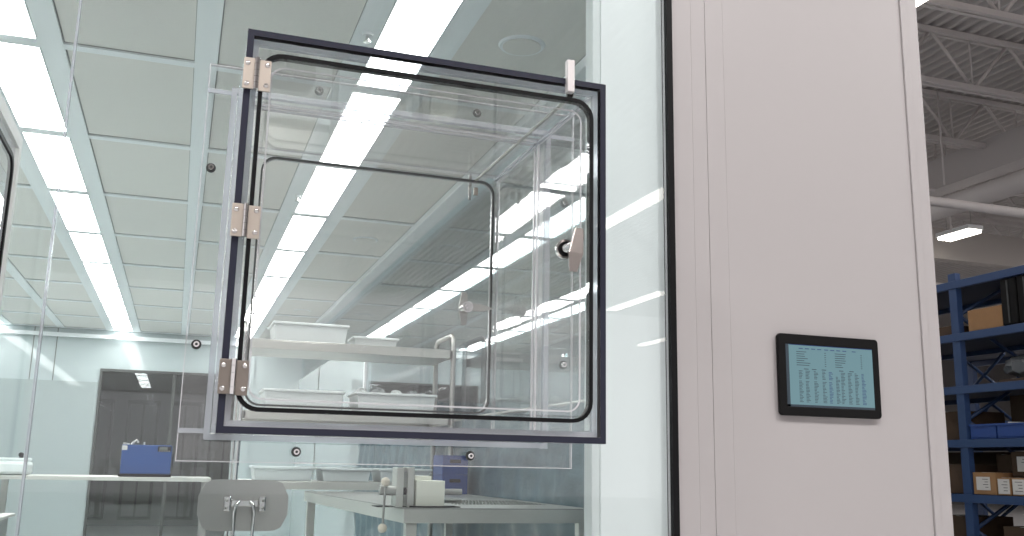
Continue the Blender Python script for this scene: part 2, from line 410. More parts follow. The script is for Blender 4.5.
# interlock rod, front stop block and rear stop
MB().box(.579, .592, FY-.010, FY+.003, .628, .686).build('interlock_tab', TABM, box, bevel=.001, label='upright metal interlock tab above the front frame')
MB().tube([(.597, FY+.012, .632), (.597, RY+.01, .640)], .0035, 12).build('interlock_rod', STEELD, box)
MB().tube([(.588, FY+.013, .632), (.597, FY+.013, .632)], .005, 10).build('rod_end', BLACK, box)
MB().box(.583, .589, RY+.010, RY+.016, .595, .655).build('rear_stop', CHROME, box)
MB().box(.596, .605, RY+.011, RY+.018, .608, .625).build('rear_catch', BRONZE, box)
# rear frame and rear door
EX0, EX1, EZ0, EZ1 = .122, .640, .112, .638
MB().ring(rrect(BX0, BX1, BZ0, BZ1, .0005), rrect(EX0, EX1-.0, EZ0, EZ1, .03), RY, RY+.010, eo=1, ei=1).build('rear_frame', [ACR, EDGE], box)
rd = MB().prism(rrect(EX0+.004, EX1-.004, EZ0+.004, EZ1-.004, .028), RY+.002, RY+.010, edge=1).build('rear_door', [ACRD, EDGE], box)
MB().ring(rrect(EX0-.001, EX1+.001, EZ0-.001, EZ1+.001, .031), rrect(EX0+.0025, EX1-.0025, EZ0+.0025, EZ1-.0025, .028), RY-.001, RY+.011).build('gasket', DGREY, rd)
lt = MB().tube([(.583, RY-.010, .344), (.583, RY+.016, .344)], .0125, 20).build('rear_latch', CHROME, box, label='chrome quarter-turn latch on the rear door')
g = MB(); g.prism([(.576, .306), (.588, .306), (.592, .336), (.592, .352), (.588, .381), (.576, .381), (.571, .352), (.571, .336)], RY+.017, RY+.024).build('thumb_turn', STEELD, lt, bevel=.0015)
MB().tube([(.583, RY-.015, .344), (.583, RY-.010, .344)], .0085, 6).build('nut', CHROME, lt)
MB().prism([(.590, .336), (.612, .335), (.645, .3435), (.612, .352), (.590, .352)], RY-.009, RY-.006).build('pawl', STEELD, lt)

# ------------------------------------------------------------------ neighbouring box at the left edge
nb = thing('pass_through_box', 'neighbouring acrylic pass-through box cut by the left picture edge, showing pale frame and black gasket', 'pass-through box', (-.6, GY, .0))
nx = -.297
MB().box(nx-.012, nx, 1.42, GY-.001, -.05, .53, 0, 1, 'x').build('side_panel', [ACRD, EDGE], nb)
MB().ring(rrect(1.40, GY-.002, -.05, .53), rrect(1.42, GY-.022, -.03, .508), nx, nx+.006, ax='x').build('side_frame', WHITEP, nb)
MB().ring(rrect(1.44, GY-.036, -.01, .488, .03), rrect(1.446, GY-.044, -.004, .480, .026), nx, nx+.004, ax='x').build('gasket', RUBBER, nb)
MB().box(-.9, nx-.013, 1.42, GY-.001, .52, .53, 0, 1, 'z').build('top_panel', [ACR, EDGE], nb)
MB().box(-.9, nx-.013, 1.42, GY-.001, -.05, -.04, 0, 1, 'z').build('bottom_panel', [ACR, EDGE], nb)
MB().box(-.9, -.89, 1.42, GY-.001, -.04, .52, 0, 1, 'x').build('side_panel', [ACR, EDGE], nb)
MB().box(-.9, nx, 1.408, 1.419, -.05, .53, 0, 1, 'y').build('door', [ACRD, EDGE], nb)

# ------------------------------------------------------------------ tall steel shelf trolley with bins
CX0, CX1, CY0, CY1 = .33, 1.49, 5.45, 5.90
cart = thing('shelf_trolley', 'tall stainless steel shelf trolley behind the box with white bins on it', 'trolley', ((CX0+CX1)/2, (CY0+CY1)/2, FL))
for z in (.667, .275, -.100, -.62):
    g = MB(); g.box(CX0, CX1, CY0, CY1, z-.006, z)
    th = .052 if z > .6 else .045
    g.box(CX0, CX1, CY0, CY0+.012, z-th, z-.006); g.box(CX0, CX1, CY1-.012, CY1, z-th, z-.006)
    g.box(CX0, CX0+.012, CY0, CY1, z-th, z-.006); g.box(CX1-.012, CX1, CY0, CY1, z-th, z-.006)
    if z > .6: g.box(CX0+.012, CX1-.012, CY0+.012, CY1-.012, z-th, z-th+.004)
    g.build('shelf', STEEL, cart, bevel=.002)
def hoop(x):
    P = [(x, CY0+.02, FL+.12), (x, CY0+.02, .70)]
    for k in range(7): a = PI/2*k/6; P.append((x, CY0+.02+.06*(1-math.cos(a)), .70+.06*math.sin(a)))
    for k in range(7): a = PI/2*k/6; P.append((x, CY1-.02-.06*(1-math.sin(a)), .70+.06*math.cos(a)))
    P.append((x, CY1-.02, FL+.12)); return P
for x in (CX0-.016, CX1+.016):
    MB().tube(hoop(x), .0145, 14).build('handle_frame', CHROME if x < 1 else STEELD, cart)
    for y in (CY0+.02, CY1-.02):
        MB().tube([(x, y, FL+.13), (x, y, FL+.10)], .018, 12).tube([(x-.015, y, FL+.05), (x+.015, y, FL+.05)], .05, 18).build('caster', BLACK, cart)

def bin_(x0, x1, y0, y1, z0, z1, label):
    t = thing('storage_bin', label, 'bin', ((x0+x1)/2, (y0+y1)/2, z0), 'white bins on the trolley')
    tp = .012; w = .004; g = MB()
    def loop(dx, z): return [g.v(p) for p in ((x0+dx, y0+dx, z), (x1-dx, y0+dx, z), (x1-dx, y1-dx, z), (x0+dx, y1-dx, z))]
    zr = z1-.014
    L = [loop(tp+.008, z0), loop(.010, zr), loop(0, zr), loop(0, z1), loop(.010+w, z1), loop(tp+.008+w, z0+w)]
    g.f(L[0][::-1]); g.f(L[-1])
    for A, B in zip(L, L[1:]):
        for i in range(4): g.f([A[i], A[(i+1) % 4], B[(i+1) % 4], B[i]])
    g.build('body', WHITEP, t, bevel=.003)
    MB().box((x0+x1)/2-.05, (x0+x1)/2+.05, y0-.002, y0+.004, z1-.013, z1-.004).build('grip', WHITEP, t)
    return t
bin_(.455, .885, 5.465, 5.78, .668, .775, 'white plastic bin on top shelf of the trolley, the taller one')
bin_(.93, 1.205, 5.60, 5.80, .668, .735, 'white plastic bin on top shelf of the trolley, the lower one behind')
bin_(.425, .880, 5.46, 5.78, .276, .398, 'white plastic bin on middle trolley shelf below the taller bin')
bin_(.94, 1.415, 5.46, 5.78, .276, .400, 'white plastic bin on middle trolley shelf filled with clear bags')
bin_(.40, .735, 5.455, 5.76, -.099, -.022, 'white plastic bin on low trolley shelf behind the stool')
bin_(.765, 1.055, 5.455, 5.76, -.099, -.024, 'white plastic bin on low trolley shelf between stool and vise')
bin_(1.09, 1.40, 5.455, 5.76, -.099, -.024, 'white plastic bin on low trolley shelf directly behind the vise')
# bags in the middle bin
BAG = clear('clear_bag', (.8, .85, .85), 1.4, .15, haze=.35, hazecol=(.8, .85, .85))
for i, (x, s, lab) in enumerate(((1.0, .033, 'crumpled clear bag at left in the middle bin'), (1.09, .038, 'crumpled clear bag in centre of the middle bin'), (1.20, .030, 'small crumpled clear bag right of centre in the bin'), (1.30, .028, 'small crumpled clear bag at right in the middle bin'))):
    g = MB(); g.ball((x, 5.6, .402), s, sc3=(1.2, 1.1, .9), seg=14)
    for v in g.bm.verts: v.co += Vector((random.uniform(-1, 1), random.uniform(-1, 1), random.uniform(-1, 1)))*s*.22
    for f in g.bm.faces: f.smooth = False
    tag(g.build('plastic_bag', BAG if i % 2 else WHITEP, origin=(x, 5.6, .38)), lab, 'bag', 'bags in the bin')

# ------------------------------------------------------------------ steel table and vise
TX0, TX1, TY0, TY1, TZ = .776, 1.50, 3.41, 5.36, -.15
tb = thing('work_table', 'stainless steel work table with perforated top under the vise', 'table', ((TX0+TX1)/2, (TY0+TY1)/2, FL))
g = MB(); L = .045
# top narrows slightly toward the back left, as the photograph shows
def quadslab(g, z0, z1, inset=0):
    P = [(TX0+inset, TY0+inset), (TX1-inset, TY0+inset), (TX1-inset, TY1-inset), (TX0-.105+inset, TY1-inset)]
    g.prism(P, z0, z1, ax='z')
quadslab(g, TZ-.004, TZ)
g.build('table_top', STEELD, tb)
g = MB()
P = [(TX0, TY0), (TX1, TY0), (TX1, TY1), (TX0-.105, TY1)]; Q = [(TX0+.015, TY0+.012), (TX1-.012, TY0+.012), (TX1-.012, TY1-.012), (TX0-.09, TY1-.012)]
g.ring(P, Q, TZ-.052, TZ-.004, ax='z')
g.build('apron', STEEL, tb, bevel=.0015)
for (x, y) in ((TX0+.012, TY0+.012), (TX1-.052, TY0+.012), (TX0-.09, TY1-.055), (TX1-.052, TY1-.055)):
    MB().box(x, x+.04, y, y+.04, FL, TZ-.052).build('leg', STEEL, tb, bevel=.002)
g = MB()
for i in range(26):
    for j in range(9):
        x = 1.06+i*.015; y = 3.75+j*.05; g.box(x, x+.007, y, y+.022, TZ, TZ+.0012)
g.build('perforation', DROOM, tb)

vy = 3.50
vs = thing('bench_vise', 'small steel and white clamp vise with ball handle on the table corner', 'vise', (.80, vy, TZ))
MB().box(.757, .783, vy-.04, vy+.04, TZ+.001, -.011).build('outer_jaw', STEEL, vs, bevel=.002)
MB().box(.797, .821, vy-.045, vy+.045, TZ+.001, -.009).build('inner_jaw', STEEL, vs, bevel=.002)
MB().box(.782, .798, vy-.02, vy+.03, -.028, -.011).build('bridge', STEELD, vs)
MB().box(.828, .934, vy-.05, vy+.05, TZ+.002, -.055).build('white_block', CREAM, vs, bevel=.003, label='cream white plastic block')
MB().box(.828, .890, vy-.02, vy+.05, -.055, -.039).build('white_pad', CREAM, vs, bevel=.002)
MB().tube([(.76, vy-.01, -.095), (1.008, vy-.01, -.095)], .011, 16).build('guide_rod', STEELD, vs)
MB().tube([(.757, vy+.03, -.128), (1.02, vy+.03, -.128)], .0075, 12).build('guide_rod', STEELD, vs)
MB().tube([(.782, vy-.02, -.094), (.80, vy-.02, -.094)], .013, 14).build('lead_screw', BLACK, vs)
MB().tube([(.700, vy-.02, -.092), (.757, vy-.02, -.092)], .0165, 18).build('screw_hub', STEELD, vs)
h = MB().tube([(.717, vy-.038, -.068), (.713, vy-.038, -.218)], .0042, 10).build('handle', STEELD, vs)
MB().ball((.717, vy-.038, -.062), .0165).build('ball_knob', BALLM, h); MB().ball((.713, vy-.038, -.222), .0165).build('ball_knob', BALLM, h)
g = MB(); g.box(.69, 1.0, vy-.03, vy+.06, TZ+.0, TZ+.003); g.build('base_plate', BLACK, vs)
MB().tube([(.80, vy-.07, TZ+.004), (.86, vy-.09, TZ+.004), (.93, vy-.075, TZ+.004), (.97, vy-.06, TZ+.004)], .003, 8).build('cable', BLACK, vs)

# ------------------------------------------------------------------ stool
st = thing('stool', 'steel laboratory stool with rounded brushed metal backrest', 'stool', (.235, 3.3, FL))
g = MB(); pts = rrect(.085, .385, -.232, -.063, .055, 8); N = len(pts)
def curve(x): return 3.5+.02*math.cos((x-.235)/.15*PI/2)
A = []
ns = 14
for i in range(ns+1):
    x = .085+.30*i/ns
    d = min(x-.085, .385-x); r = .055
    dz = 0 if d >= r else r-math.sqrt(max(0, r*r-(r-d)**2))
    zl, zu = -.234+dz, -.062-dz
    y = curve(x)
    A.append([g.v((x, y+o, z)) for o in (0, .003) for z in (zl, (zl+zu)/2, zu)])
for a, b in zip(A, A[1:]):
    for q in ((0, 1), (1, 2), (4, 3), (5, 4), (3, 0), (2, 5)): g.f([a[q[0]], a[q[1]], b[q[1]], b[q[0]]], 0, True)
bk = g.build('backrest', STEELD, st)
bk.data.polygons.foreach_set('use_smooth', [True]*len(bk.data.polygons))
g = MB(); y = 3.492
g.box(.168, .192, y-.012, y+.024, -.168, -.116); g.box(.284, .308, y-.012, y+.024, -.168, -.116); g.box(.192, .284, y-.006, y+.004, -.152, -.128)
br = g.build('bracket', CHROME, st, bevel=.004)
for x in (.178, .298):
    for z in (-.155, -.130): MB().ball((x, y-.012, z), .006, sc3=(1, .6, 1), seg=10).build('bolt', STEELD, br)
for x, xb in ((.208, .206), (.266, .268)):
    MB().tube([(x+(.01 if x < .23 else -.01), y-.004, -.136), (x, y-.016, -.146), (xb, y-.018, -.17), (xb, y-.016, -.33), (xb, y-.06, -.42), (xb, y-.2, -.43)], .0062, 12).build('support_rod', CHROME, bk)
g = MB(); g.tube([(.235, 3.27, -.43), (.235, 3.27, -.40), (.235, 3.27, -.395)], .17, 32).build('seat', STEELD, st)
for k in range(4):
    a = PI/4+PI/2*k
    MB().tube([(.235+.1*math.cos(a), 3.27+.1*math.sin(a), -.43), (.235+.22*math.cos(a), 3.27+.22*math.sin(a), FL)], .012, 10).build('leg', CHROME, st)
g = MB(); g.tube([(.235+.175*math.cos(2*PI*k/24), 3.27+.175*math.sin(2*PI*k/24), -.8) for k in range(25)], .008, 8).build('foot_ring', CHROME, st)

# ------------------------------------------------------------------ bench along the middle, pump and white unit
be = thing('bench', 'long low steel topped bench carrying the blue pump', 'bench', (-.9, 8.5, FL))
MB().box(-3.0, .285, 8.15, 8.85, -.165, -.135).build('bench_top', STEEL, be, bevel=.003)
for x in (.23, -1.3, -2.9):
    for y in (8.17, 8.78): MB().box(x, x+.045, y, y+.045, FL, -.165).build('leg', STEELD, be)
MB().box(-2.9, .23, 8.80, 8.82, -.7, -.66).build('rail', STEELD, be)
pu = thing('vacuum_pump', 'blue box shaped pump unit with small display on the bench', 'pump', (-.21, 8.35, -.135))
MB().box(-.400, -.028, 8.2, 8.5, -.112, .112).build('housing', BLUEP, pu, bevel=.006)
MB().box(-.410, -.02, 8.21, 8.5, -.134, -.112).build('base', BLACK, pu, bevel=.003)
c = MB().box(-.135, -.036, 8.193, 8.2, .062, .104).build('control_panel', BLACK, pu)
MB().box(-.122, -.062, 8.191, 8.193, .076, .098).build('display', DROOM, c)
for i in range(5): MB().box(-.124+.018*i, -.116+.018*i, 8.190, 8.193, .065, .071).build('button', PAPER, c)
g = MB(); g.tube([(-.385, 8.25, .112), (-.385, 8.25, .128)], .012).tube([(-.36, 8.25, .112), (-.36, 8.25, .124)], .012).build('port', PAPER, pu)
g = MB(); g.tube([(-.34, 8.26, .112), (-.32, 8.26, .13), (-.30, 8.26, .15), (-.285, 8.26, .128)], .009).tube([(-.24, 8.26, .112), (-.24, 8.26, .135)], .006).build('fitting', PAPER, pu)
MB().box(-.398, -.36, 8.194, 8.2, .07, .104).build('sticker', PAPER, pu)
wu = thing('white_unit', 'low white rounded instrument on the bench at the left edge', 'instrument', (-1.17, 8.3, -.135))
MB().box(-1.34, -1.05, 8.2, 8.5, -.134, -.03).build('housing', WHITEP, wu, bevel=.025)
MB().box(-1.34, -1.06, 8.22, 8.5, -.03, -.006).build('lid', WHITEP, wu, bevel=.01)
MB().tube([(-1.11, 8.26, -.02), (-1.11, 8.26, .018)], .014).tube([(-1.11, 8.22, .018), (-1.11, 8.27, .018)], .016).tube([(-1.065, 8.2, .012), (-1.065, 8.2, -.05)], .007).build('knob', BLACK, wu)
# near left steel corner
nt_ = thing('steel_cabinet', 'grey steel cabinet corner inside the glass at the bottom left', 'cabinet', (-.8, 2.6, FL))
MB().box(-1.3, -.415, 2.40, 2.99, FL+.08, -.158).build('body', STEELD, nt_, bevel=.003)
MB().box(-1.31, -.400, 2.39, 2.995, -.158, -.15).build('top', STEEL, nt_, bevel=.002)
MB().box(-1.28, -.44, 2.42, 2.97, FL, FL+.08).build('plinth', BLACK, nt_)

# ------------------------------------------------------------------ wall display on the outer wall
dp = thing('wall_display', 'small black framed touch screen mounted on the outer wall panel', 'display', (1.332, GY, .207))
dx0, dx1, dz0, dz1 = 1.1925, 1.450, .1168, .2905; yb = GY-.002
MB().ring(rrect(dx0, dx1, dz0, dz1, .008), rrect(dx0+.018, dx1-.016, dz0+.019, dz1-.022, .001), yb-.012, yb-.002).build('bezel', BLACK, dp, bevel=.0015)
MB().box(dx0+.01, dx1-.01, yb-.006, yb-.001, dz0+.01, dz1-.01).build('back_plate', BLACK, dp)
sx0, sx1, sz0, sz1 = dx0+.018, dx1-.016, dz0+.019, dz1-.022; ys = yb-.0105
s_ = MB().box(sx0, sx1, ys, ys+.004, sz0, sz1).build('screen', SCREEN, dp)
g = MB(); gb = MB()
W, Hh = sx1-sx0, sz1-sz0
def mark(m, u0, u1, v0, v1): m.box(sx0+u0*W, sx0+u1*W, ys-.0003, ys+.0005, sz0+(1-v1)*Hh, sz0+(1-v0)*Hh)
mark(g, 0, .035, 0, 1); mark(g, .0, 1, .965, 1); mark(gb, .04, 1, .0, .012)
for u in (.15, .22, .29, .36, .44, .51, .58, .65, .76): mark(gb, u, u+.045, .055, .068)
for r in range(7):
    v = .11+r*.036
    mark(g, .12, .12+random.uniform(.08, .17), v, v+.010); mark(g, .44, .455, v, v+.010)
    mark(g, .56, .56+random.uniform(.07, .14), v, v+.010); mark(g, .86, .875, v, v+.010)
for u in (.20, .29, .40, .60, .72): mark(g, u, u+.05, .385, .397)
for r in range(22):
    v = .42+r*.0235
    for j, u in enumerate((.14, .215, .31, .405, .48, .56, .62, .70, .78, .86)):
        if r < 3 and j in (5,): continue
        if r == 6 and j < 5: continue
        wd = random.uniform(.02, .05); mark(gb if j in (4, 9) else g, u, u+wd, v, v+.009)
g.build('screen_text', TEXTM, s_); gb.build('screen_text', TEXTB, s_)

# ------------------------------------------------------------------ warehouse beyond
WH = 5.5
# corrugated deck
g = MB(); prof = []; x = 1.7
while x < 34:
    prof += [(x, WH+.0), (x+.05, WH+.0), (x+.08, WH+.06), (x+.15, WH+.06)]; x += .18
for (a, za), (b, zb) in zip(prof, prof[1:]):
    v = [g.v((a, -28, za)), g.v((b, -28, zb)), g.v((b, 30, zb)), g.v((a, 30, za))]; g.f(v)

struct(g.build('ceiling', DECK))
struct(MB().box(-12, 1.7, -28, 30, WH, WH+.05).build('ceiling', DECK))
def joist(y, lab):
    t = thing('roof_joist', lab, 'roof joist', (12, y, WH*.86), 'roof joists')
    zb = WH*.86; zt = WH-.01
    for nm, z in (('top_chord', zt-.07), ('bottom_chord', zb)):
        MB().box(2, 24, y-.06, y-.012, z, z+.07).box(2, 24, y+.012, y+.06, z, z+.07).build(nm, JOIST, t)
    g = MB(); k = 0; x = 2.3
    while x < 23:
        g.tube([(x, y, zt-.03), (x+.62, y, zb+.03)], .022, 6); g.tube([(x+.62, y, zb+.03), (x+1.24, y, zt-.03)], .022, 6)
        g.tube([(x+.62, y+.01, zb+.04), (x+.62, y+.01, zt-.03)], .012, 6)
        x += 1.24
    g.build('web', JOIST, t)
JL = ['nearest', 'second nearest', 'third nearest', 'fourth nearest', 'fifth nearest', 'sixth nearest', 'seventh nearest']
for k in range(6): joist(1.316*WH+.3*WH*k, f'open web steel roof joist under the corrugated deck, {JL[k]}')
tag(MB().box(10.9, 11.25, 2, 13.45, 4.38, 4.86).build('girder', GIRD, origin=(11, 14, 4.38)), 'deep painted steel girder below the joists of the warehouse', 'girder')
g = MB(); g.tube([(10.3, 2, 3.83), (10.3, 13.45, 3.83)], .15, 24)
du = g.build('duct', GIRD, origin=(10.3, 14, 3.3)); tag(du, 'long round ventilation duct below the girder', 'duct')
g = MB()
tag(MB().tube([(2, 9.0, 3.26), (24, 9.0, 3.26)], .06, 16).build('pipe', JOIST, origin=(12, 9.0, 3.2)), 'thick pale horizontal pipe crossing under the duct', 'pipe')
tag(MB().tube([(2, 11.5, 4.36), (10.85, 11.5, 4.36)], .03, 10).build('pipe', JOIST, origin=(8, 11.5, 4.3)), 'thin horizontal conduit above the thick pale pipe', 'pipe')
i = 0
for x, y, z0, z1 in ((9.9, 10.3, 4.0, 5.4), (11.6, 12, 3.9, 5.4), (12.5, 13, 4.5, 5.4), (12.9, 13.4, 4.5, 5.4)):
    tag(MB().tube([(x, y, z0), (x, y, z1)], .014, 6).build('hanger_rod', JOIST, origin=(x, y, z0)), ['slim hanger rod under the roof nearest the cleanroom', 'slim hanger rod beside the thick duct', 'slim hanger rod left above the glowing lamps', 'slim hanger rod right above the glowing lamps'][i], 'hanger rod', 'hanger rods'); i += 1
struct(MB().box(1.6, 34, 29, 29.3, FL, 5.62).build('wall_far', WWALLD))
struct(MB().box(32, 32.3, -20, 29, FL, 5.5).build('wall_side', WWALLD))
struct(MB().box(9, 32, 13.5, 13.7, 3.83, 4.40).build('wall_far', WWALL))
struct(MB().box(9, 32, 13.75, 13.85, 3.38, 3.44).build('trim_9', WWALL))

def highbay(x, y, L, label, z=4.5, power=0):
    t = thing('high_bay_light', label, 'ceiling lamp', (x, y, z), 'warehouse high bay lights')
    MB().box(x-.16, x+.16, y-L/2, y+L/2, z+.03, z+.10).build('housing', RAIL, t)
    n = 4
    for k in range(n):
        xx = x-.12+.24*k/(n-1); MB().tube([(xx, y-L/2+.03, z), (xx, y+L/2-.03, z)], .028, 8).build('tube', HBAY, t)
    for yy in (y-L/2+.1, y+L/2-.1): MB().tube([(x, yy, z+.1), (x, yy, WH-.012)], .006, 6).build('cable', STEELD, t)
def lamp(x, y, label, power=130):  # out-of-view fixture with area light, added to brighten outer wall, deck and rack
    highbay(x, y, 1.2, label, 4.4)
    t = [o for o in bpy.data.objects if o.get('label') == label][0]
    ld = bpy.data.lights.new('added_fill_light', 'AREA'); ld.shape = 'RECTANGLE'; ld.size = .34; ld.size_y = 1.2; ld.energy = power; ld.color = (1, .965, .95)
    lo = bpy.data.objects.new('fill_light', ld); COL.objects.link(lo); lo.parent = t; lo.location = (0, 0, -.05)
for n_, (x, y, p_) in enumerate(((-4.2, -1.9, 150), (-.6, -2.2, 170), (2.8, -1.9, 170), (6.4, -1.6, 150))):
    lamp(x, y, f'added unseen fill lamp above the aisle before the cleanroom, {ORD[n_]} from the left', p_)
for n_, (x, y, p_) in enumerate(((4.6, 2.9, 55), (9, 4.5, 130), (14, 8, 150), (20, 12, 150), (25, 17, 150), (5.2, 8.2, 45), (8.5, 13.5, 110), (14, 22, 150))):
    lamp(x, y, f'added unseen fill lamp right of the cleanroom over the storage area, {ORD[n_]} of those rows', p_)
highbay(12.45, 12.7, .75, 'glowing high bay lamp hanging before the far warehouse wall', 4.05)
highbay(6.35, 6.75, 1.2, 'glowing high bay lamp cut by the top edge beside the wall corner')
highbay(7.3, -11.4, 2.8, 'glowing lamp row mirrored highest in the glass'); highbay(11.6, -20, 3.2, 'glowing lamp row mirrored halfway down the glass'); highbay(16, -27, 3, 'glowing lamp row mirrored lowest in the glass')

# rack
rx0, rx1 = 6.7, 7.7
rk = thing('storage_rack', 'blue steel storage rack loaded with cartons and totes beyond the wall', 'rack', (7.2, 7, FL))
for y in (4.5, 6.97, 9.4):
    for x in (rx0, rx1-.06):
        p = MB().box(x, x+.06, y-.045, y+.045, FL, 1.84).build('post', RACKB, rk)
    g = MB()
    for k in range(6):
        z = FL+.1+.48*k; a, b = ((rx0+.05, rx1-.05) if k % 2 else (rx1-.05, rx0+.05))
        g.tube([(a, y, z), (b, y, z+.48)], .018, 6)
    g.build('brace', RACKB, rk)
LV = [1.77, 1.28, .80, .32, -.16, -.64]
for z in LV:
    for x in (rx0-.01, rx1-.04):
        MB().box(x, x+.045, 4.5, 9.4, z-.075, z-.004).build('beam', RACKB, rk, bevel=.003)
    MB().box(rx0+.03, rx1-.03, 4.5, 9.4, z-.03, z-.004).build('shelf_deck', RACKD, rk)
for (y0, z0, y1, z1) in ((7.62, .72, 7.95, .36), (7.62, .72, 7.12, .36), (7.95, 1.2, 7.4, .80), (7.4, 1.2, 7.95, .80), (7.0, 1.2, 7.4, .8), (7.95, -.2, 7.3, -.62), (7.3, -.2, 7.95, -.62)):
    MB().tube([(7.70, y0, z0), (7.70, y1, z1)], .017, 8).build('back_brace', RACKB, rk)
# second rack behind
rk2 = thing('storage_rack', 'dark blue rack standing behind the first loaded rack', 'rack', (9.3, 8.5, FL))
for y in (5.2, 7.6, 10.0):
    for x in (8.9, 9.8): MB().box(x, x+.07, y-.05, y+.05, FL, 1.5).build('post', RACKB, rk2)
for z in (1.5, .62, -.1, -.7):
    for x in (8.9, 9.8): MB().box(x, x+.05, 5.2, 10, z-.1, z).build('beam', RACKB, rk2)
    MB().box(8.95, 9.8, 5.2, 10, z-.03, z-.004).build('shelf_deck', RACKD, rk2)

def carton(y0, y1, z0, z1, label, mat=CARD, dx=.45, lab=None, x=6.72, name='carton'):
    t = thing(name, label, 'box', (x+dx/2, (y0+y1)/2, z0), 'boxes on the blue rack')
    MB().box(x, x+dx, y0, y1, z0+.001, z1).build('body', mat, t, bevel=.003)
    MB().box(x-.001, x+dx+.001, (y0+y1)/2-.02, (y0+y1)/2+.02, z1-.0005, z1+.001).build('tape', PAPER, t)
    if lab:
        l = MB().box(x-.0025, x, y0+lab[0]*(y1-y0), y0+lab[1]*(y1-y0), z0+lab[2]*(z1-z0), z0+lab[3]*(z1-z0)).build('paper_label', PAPER, t)
        g = MB()
        for k in range(4):
            zz = z0+(lab[2]+(lab[3]-lab[2])*(.2+.2*k))*(z1-z0); ya = y0+lab[0]*(y1-y0)
            g.box(x-.0035, x-.0025, ya+.02, ya+.02+random.uniform(.03, .09), zz, zz+.005)
        g.build('print', DGREY, l)
    return t
carton(6.44, 6.83, 1.28, 1.47, 'open brown carton on the second rack shelf beside black cases', x=6.72)
carton(7.03, 7.24, 1.28, 1.37, 'dark low carton on the second rack shelf behind the post', CARDD, x=6.75)
carton(6.66, 6.915, -.16, .03, 'brown carton with large paper label nearest the rack post', lab=(.25, .85, .2, .8))
carton(6.505, 6.645, -.16, -.012, 'small brown carton with white label, left of its twin', dx=.28, lab=(.08, .95, .08, .92))
carton(6.35, 6.49, -.16, -.012, 'small brown carton with white label, right of its twin', dx=.28, lab=(.08, .95, .08, .92))
carton(6.33, 6.60, .0, .21, 'drab carton with white label stacked above the small cartons', CARDD, x=6.85, lab=(.25, .78, .2, .8))
carton(6.30, 6.66, -.16, -.001, 'dark carton beneath the drab labelled carton', CARDD, x=7.02, dx=.4)
carton(6.70, 6.86, .03+.001, .19, 'dark brown carton stacked on the large labelled carton', CARDD, x=6.95, dx=.2)
carton(7.02, 7.5, -.16, .1, 'dark carton left of the rack post on the fifth shelf', CARDD, x=6.76)
carton(7.02, 7.5, .32, .58, 'dark carton left of the rack post on the fourth shelf', CARDD, x=6.8)
carton(6.3, 6.7, -.64, -.42, 'dark carton on the lowest visible rack shelf', CARDD, x=6.8)
carton(7.02, 7.4, -.64, -.36, 'dark carton left of the post on the lowest visible shelf', CARDD, x=6.8)
carton(6.05, 6.85, .33, .72, 'added dark filler carton at the back of the fourth shelf behind the totes', CARDD, x=7.15, dx=.4)  # filler cartons here and below, added to darken the rear of the shelves
carton(7.03, 7.85, -.16, .22, 'added dark filler carton at the back of the fifth shelf behind labelled cartons', CARDD, x=7.22, dx=.38)
carton(6.1, 6.9, -.64, -.30, 'added dark filler carton at the back of the lowest visible shelf', CARDD, x=7.27, dx=.36)
for i, (y0, y1, lab) in enumerate(((6.27, 6.435, 'tall black case on the second rack shelf beside the open carton'), (6.09, 6.255, 'tall black case at the picture edge on the second rack shelf'))):
    t = thing('black_case', lab, 'case', (6.95, (y0+y1)/2, 1.28), 'black cases')
    MB().box(6.71, 7.2, y0, y1, 1.281, 1.69).build('shell', BLACK, t, bevel=.012)
    MB().box(6.700, 6.71, (y0+y1)/2-.006, (y0+y1)/2+.006, 1.30, 1.67).build('rib', DGREY, t)
for i, (y0, y1, lab) in enumerate(((6.615, 6.90, 'blue tote on the fourth rack shelf next to the post'), (6.29, 6.60, 'blue tote with papers on the fourth rack shelf at the edge'))):
    t = thing('tote', lab, 'tote', (6.85, (y0+y1)/2, .32), 'blue totes')
    g = MB(); g.ring(rrect(6.72, 7.1, y0, y1), rrect(6.732, 7.088, y0+.012, y1-.012), .33, .445, ax='z').box(6.72, 7.1, y0, y1, .3215, .335).build('body', TOTE, t)
    MB().ring(rrect(6.71, 7.11, y0-.006, y1+.006), rrect(6.73, 7.09, y0+.01, y1-.01), .432, .448, ax='z').build('rim', TOTE, t)
t = thing('paper_stack', 'pale papers lying in the blue tote at the picture edge', 'papers', (6.85, 6.4, .335))
MB().box(6.74, 7.0, 6.31, 6.5, .336, .455, rot=Matrix.Rotation(.05, 3, 'X')).build('pages', PAPER, t)
for (x, y, z, s, nm, lab) in ((6.95, 6.47, .855, .15, 'bag', 'grey plastic bag slumped on the third rack shelf'), (6.85, 6.75, .20, .001, '', ''),):
    if not nm: continue
    g = MB(); g.ball((x, y, z+.09), s, sc3=(1, 1.1, .6), seg=20)
    for v in g.bm.verts: v.co += Vector((random.uniform(-1, 1), random.uniform(-1, 1), random.uniform(-.5, .5)))*.02
    tag(g.build(nm, GBAG, origin=(x, y, z)), lab, 'bag')
carton(6.30, 6.62, .80, .83, 'flat brown tray under the grey bag', CARDD, x=6.8)

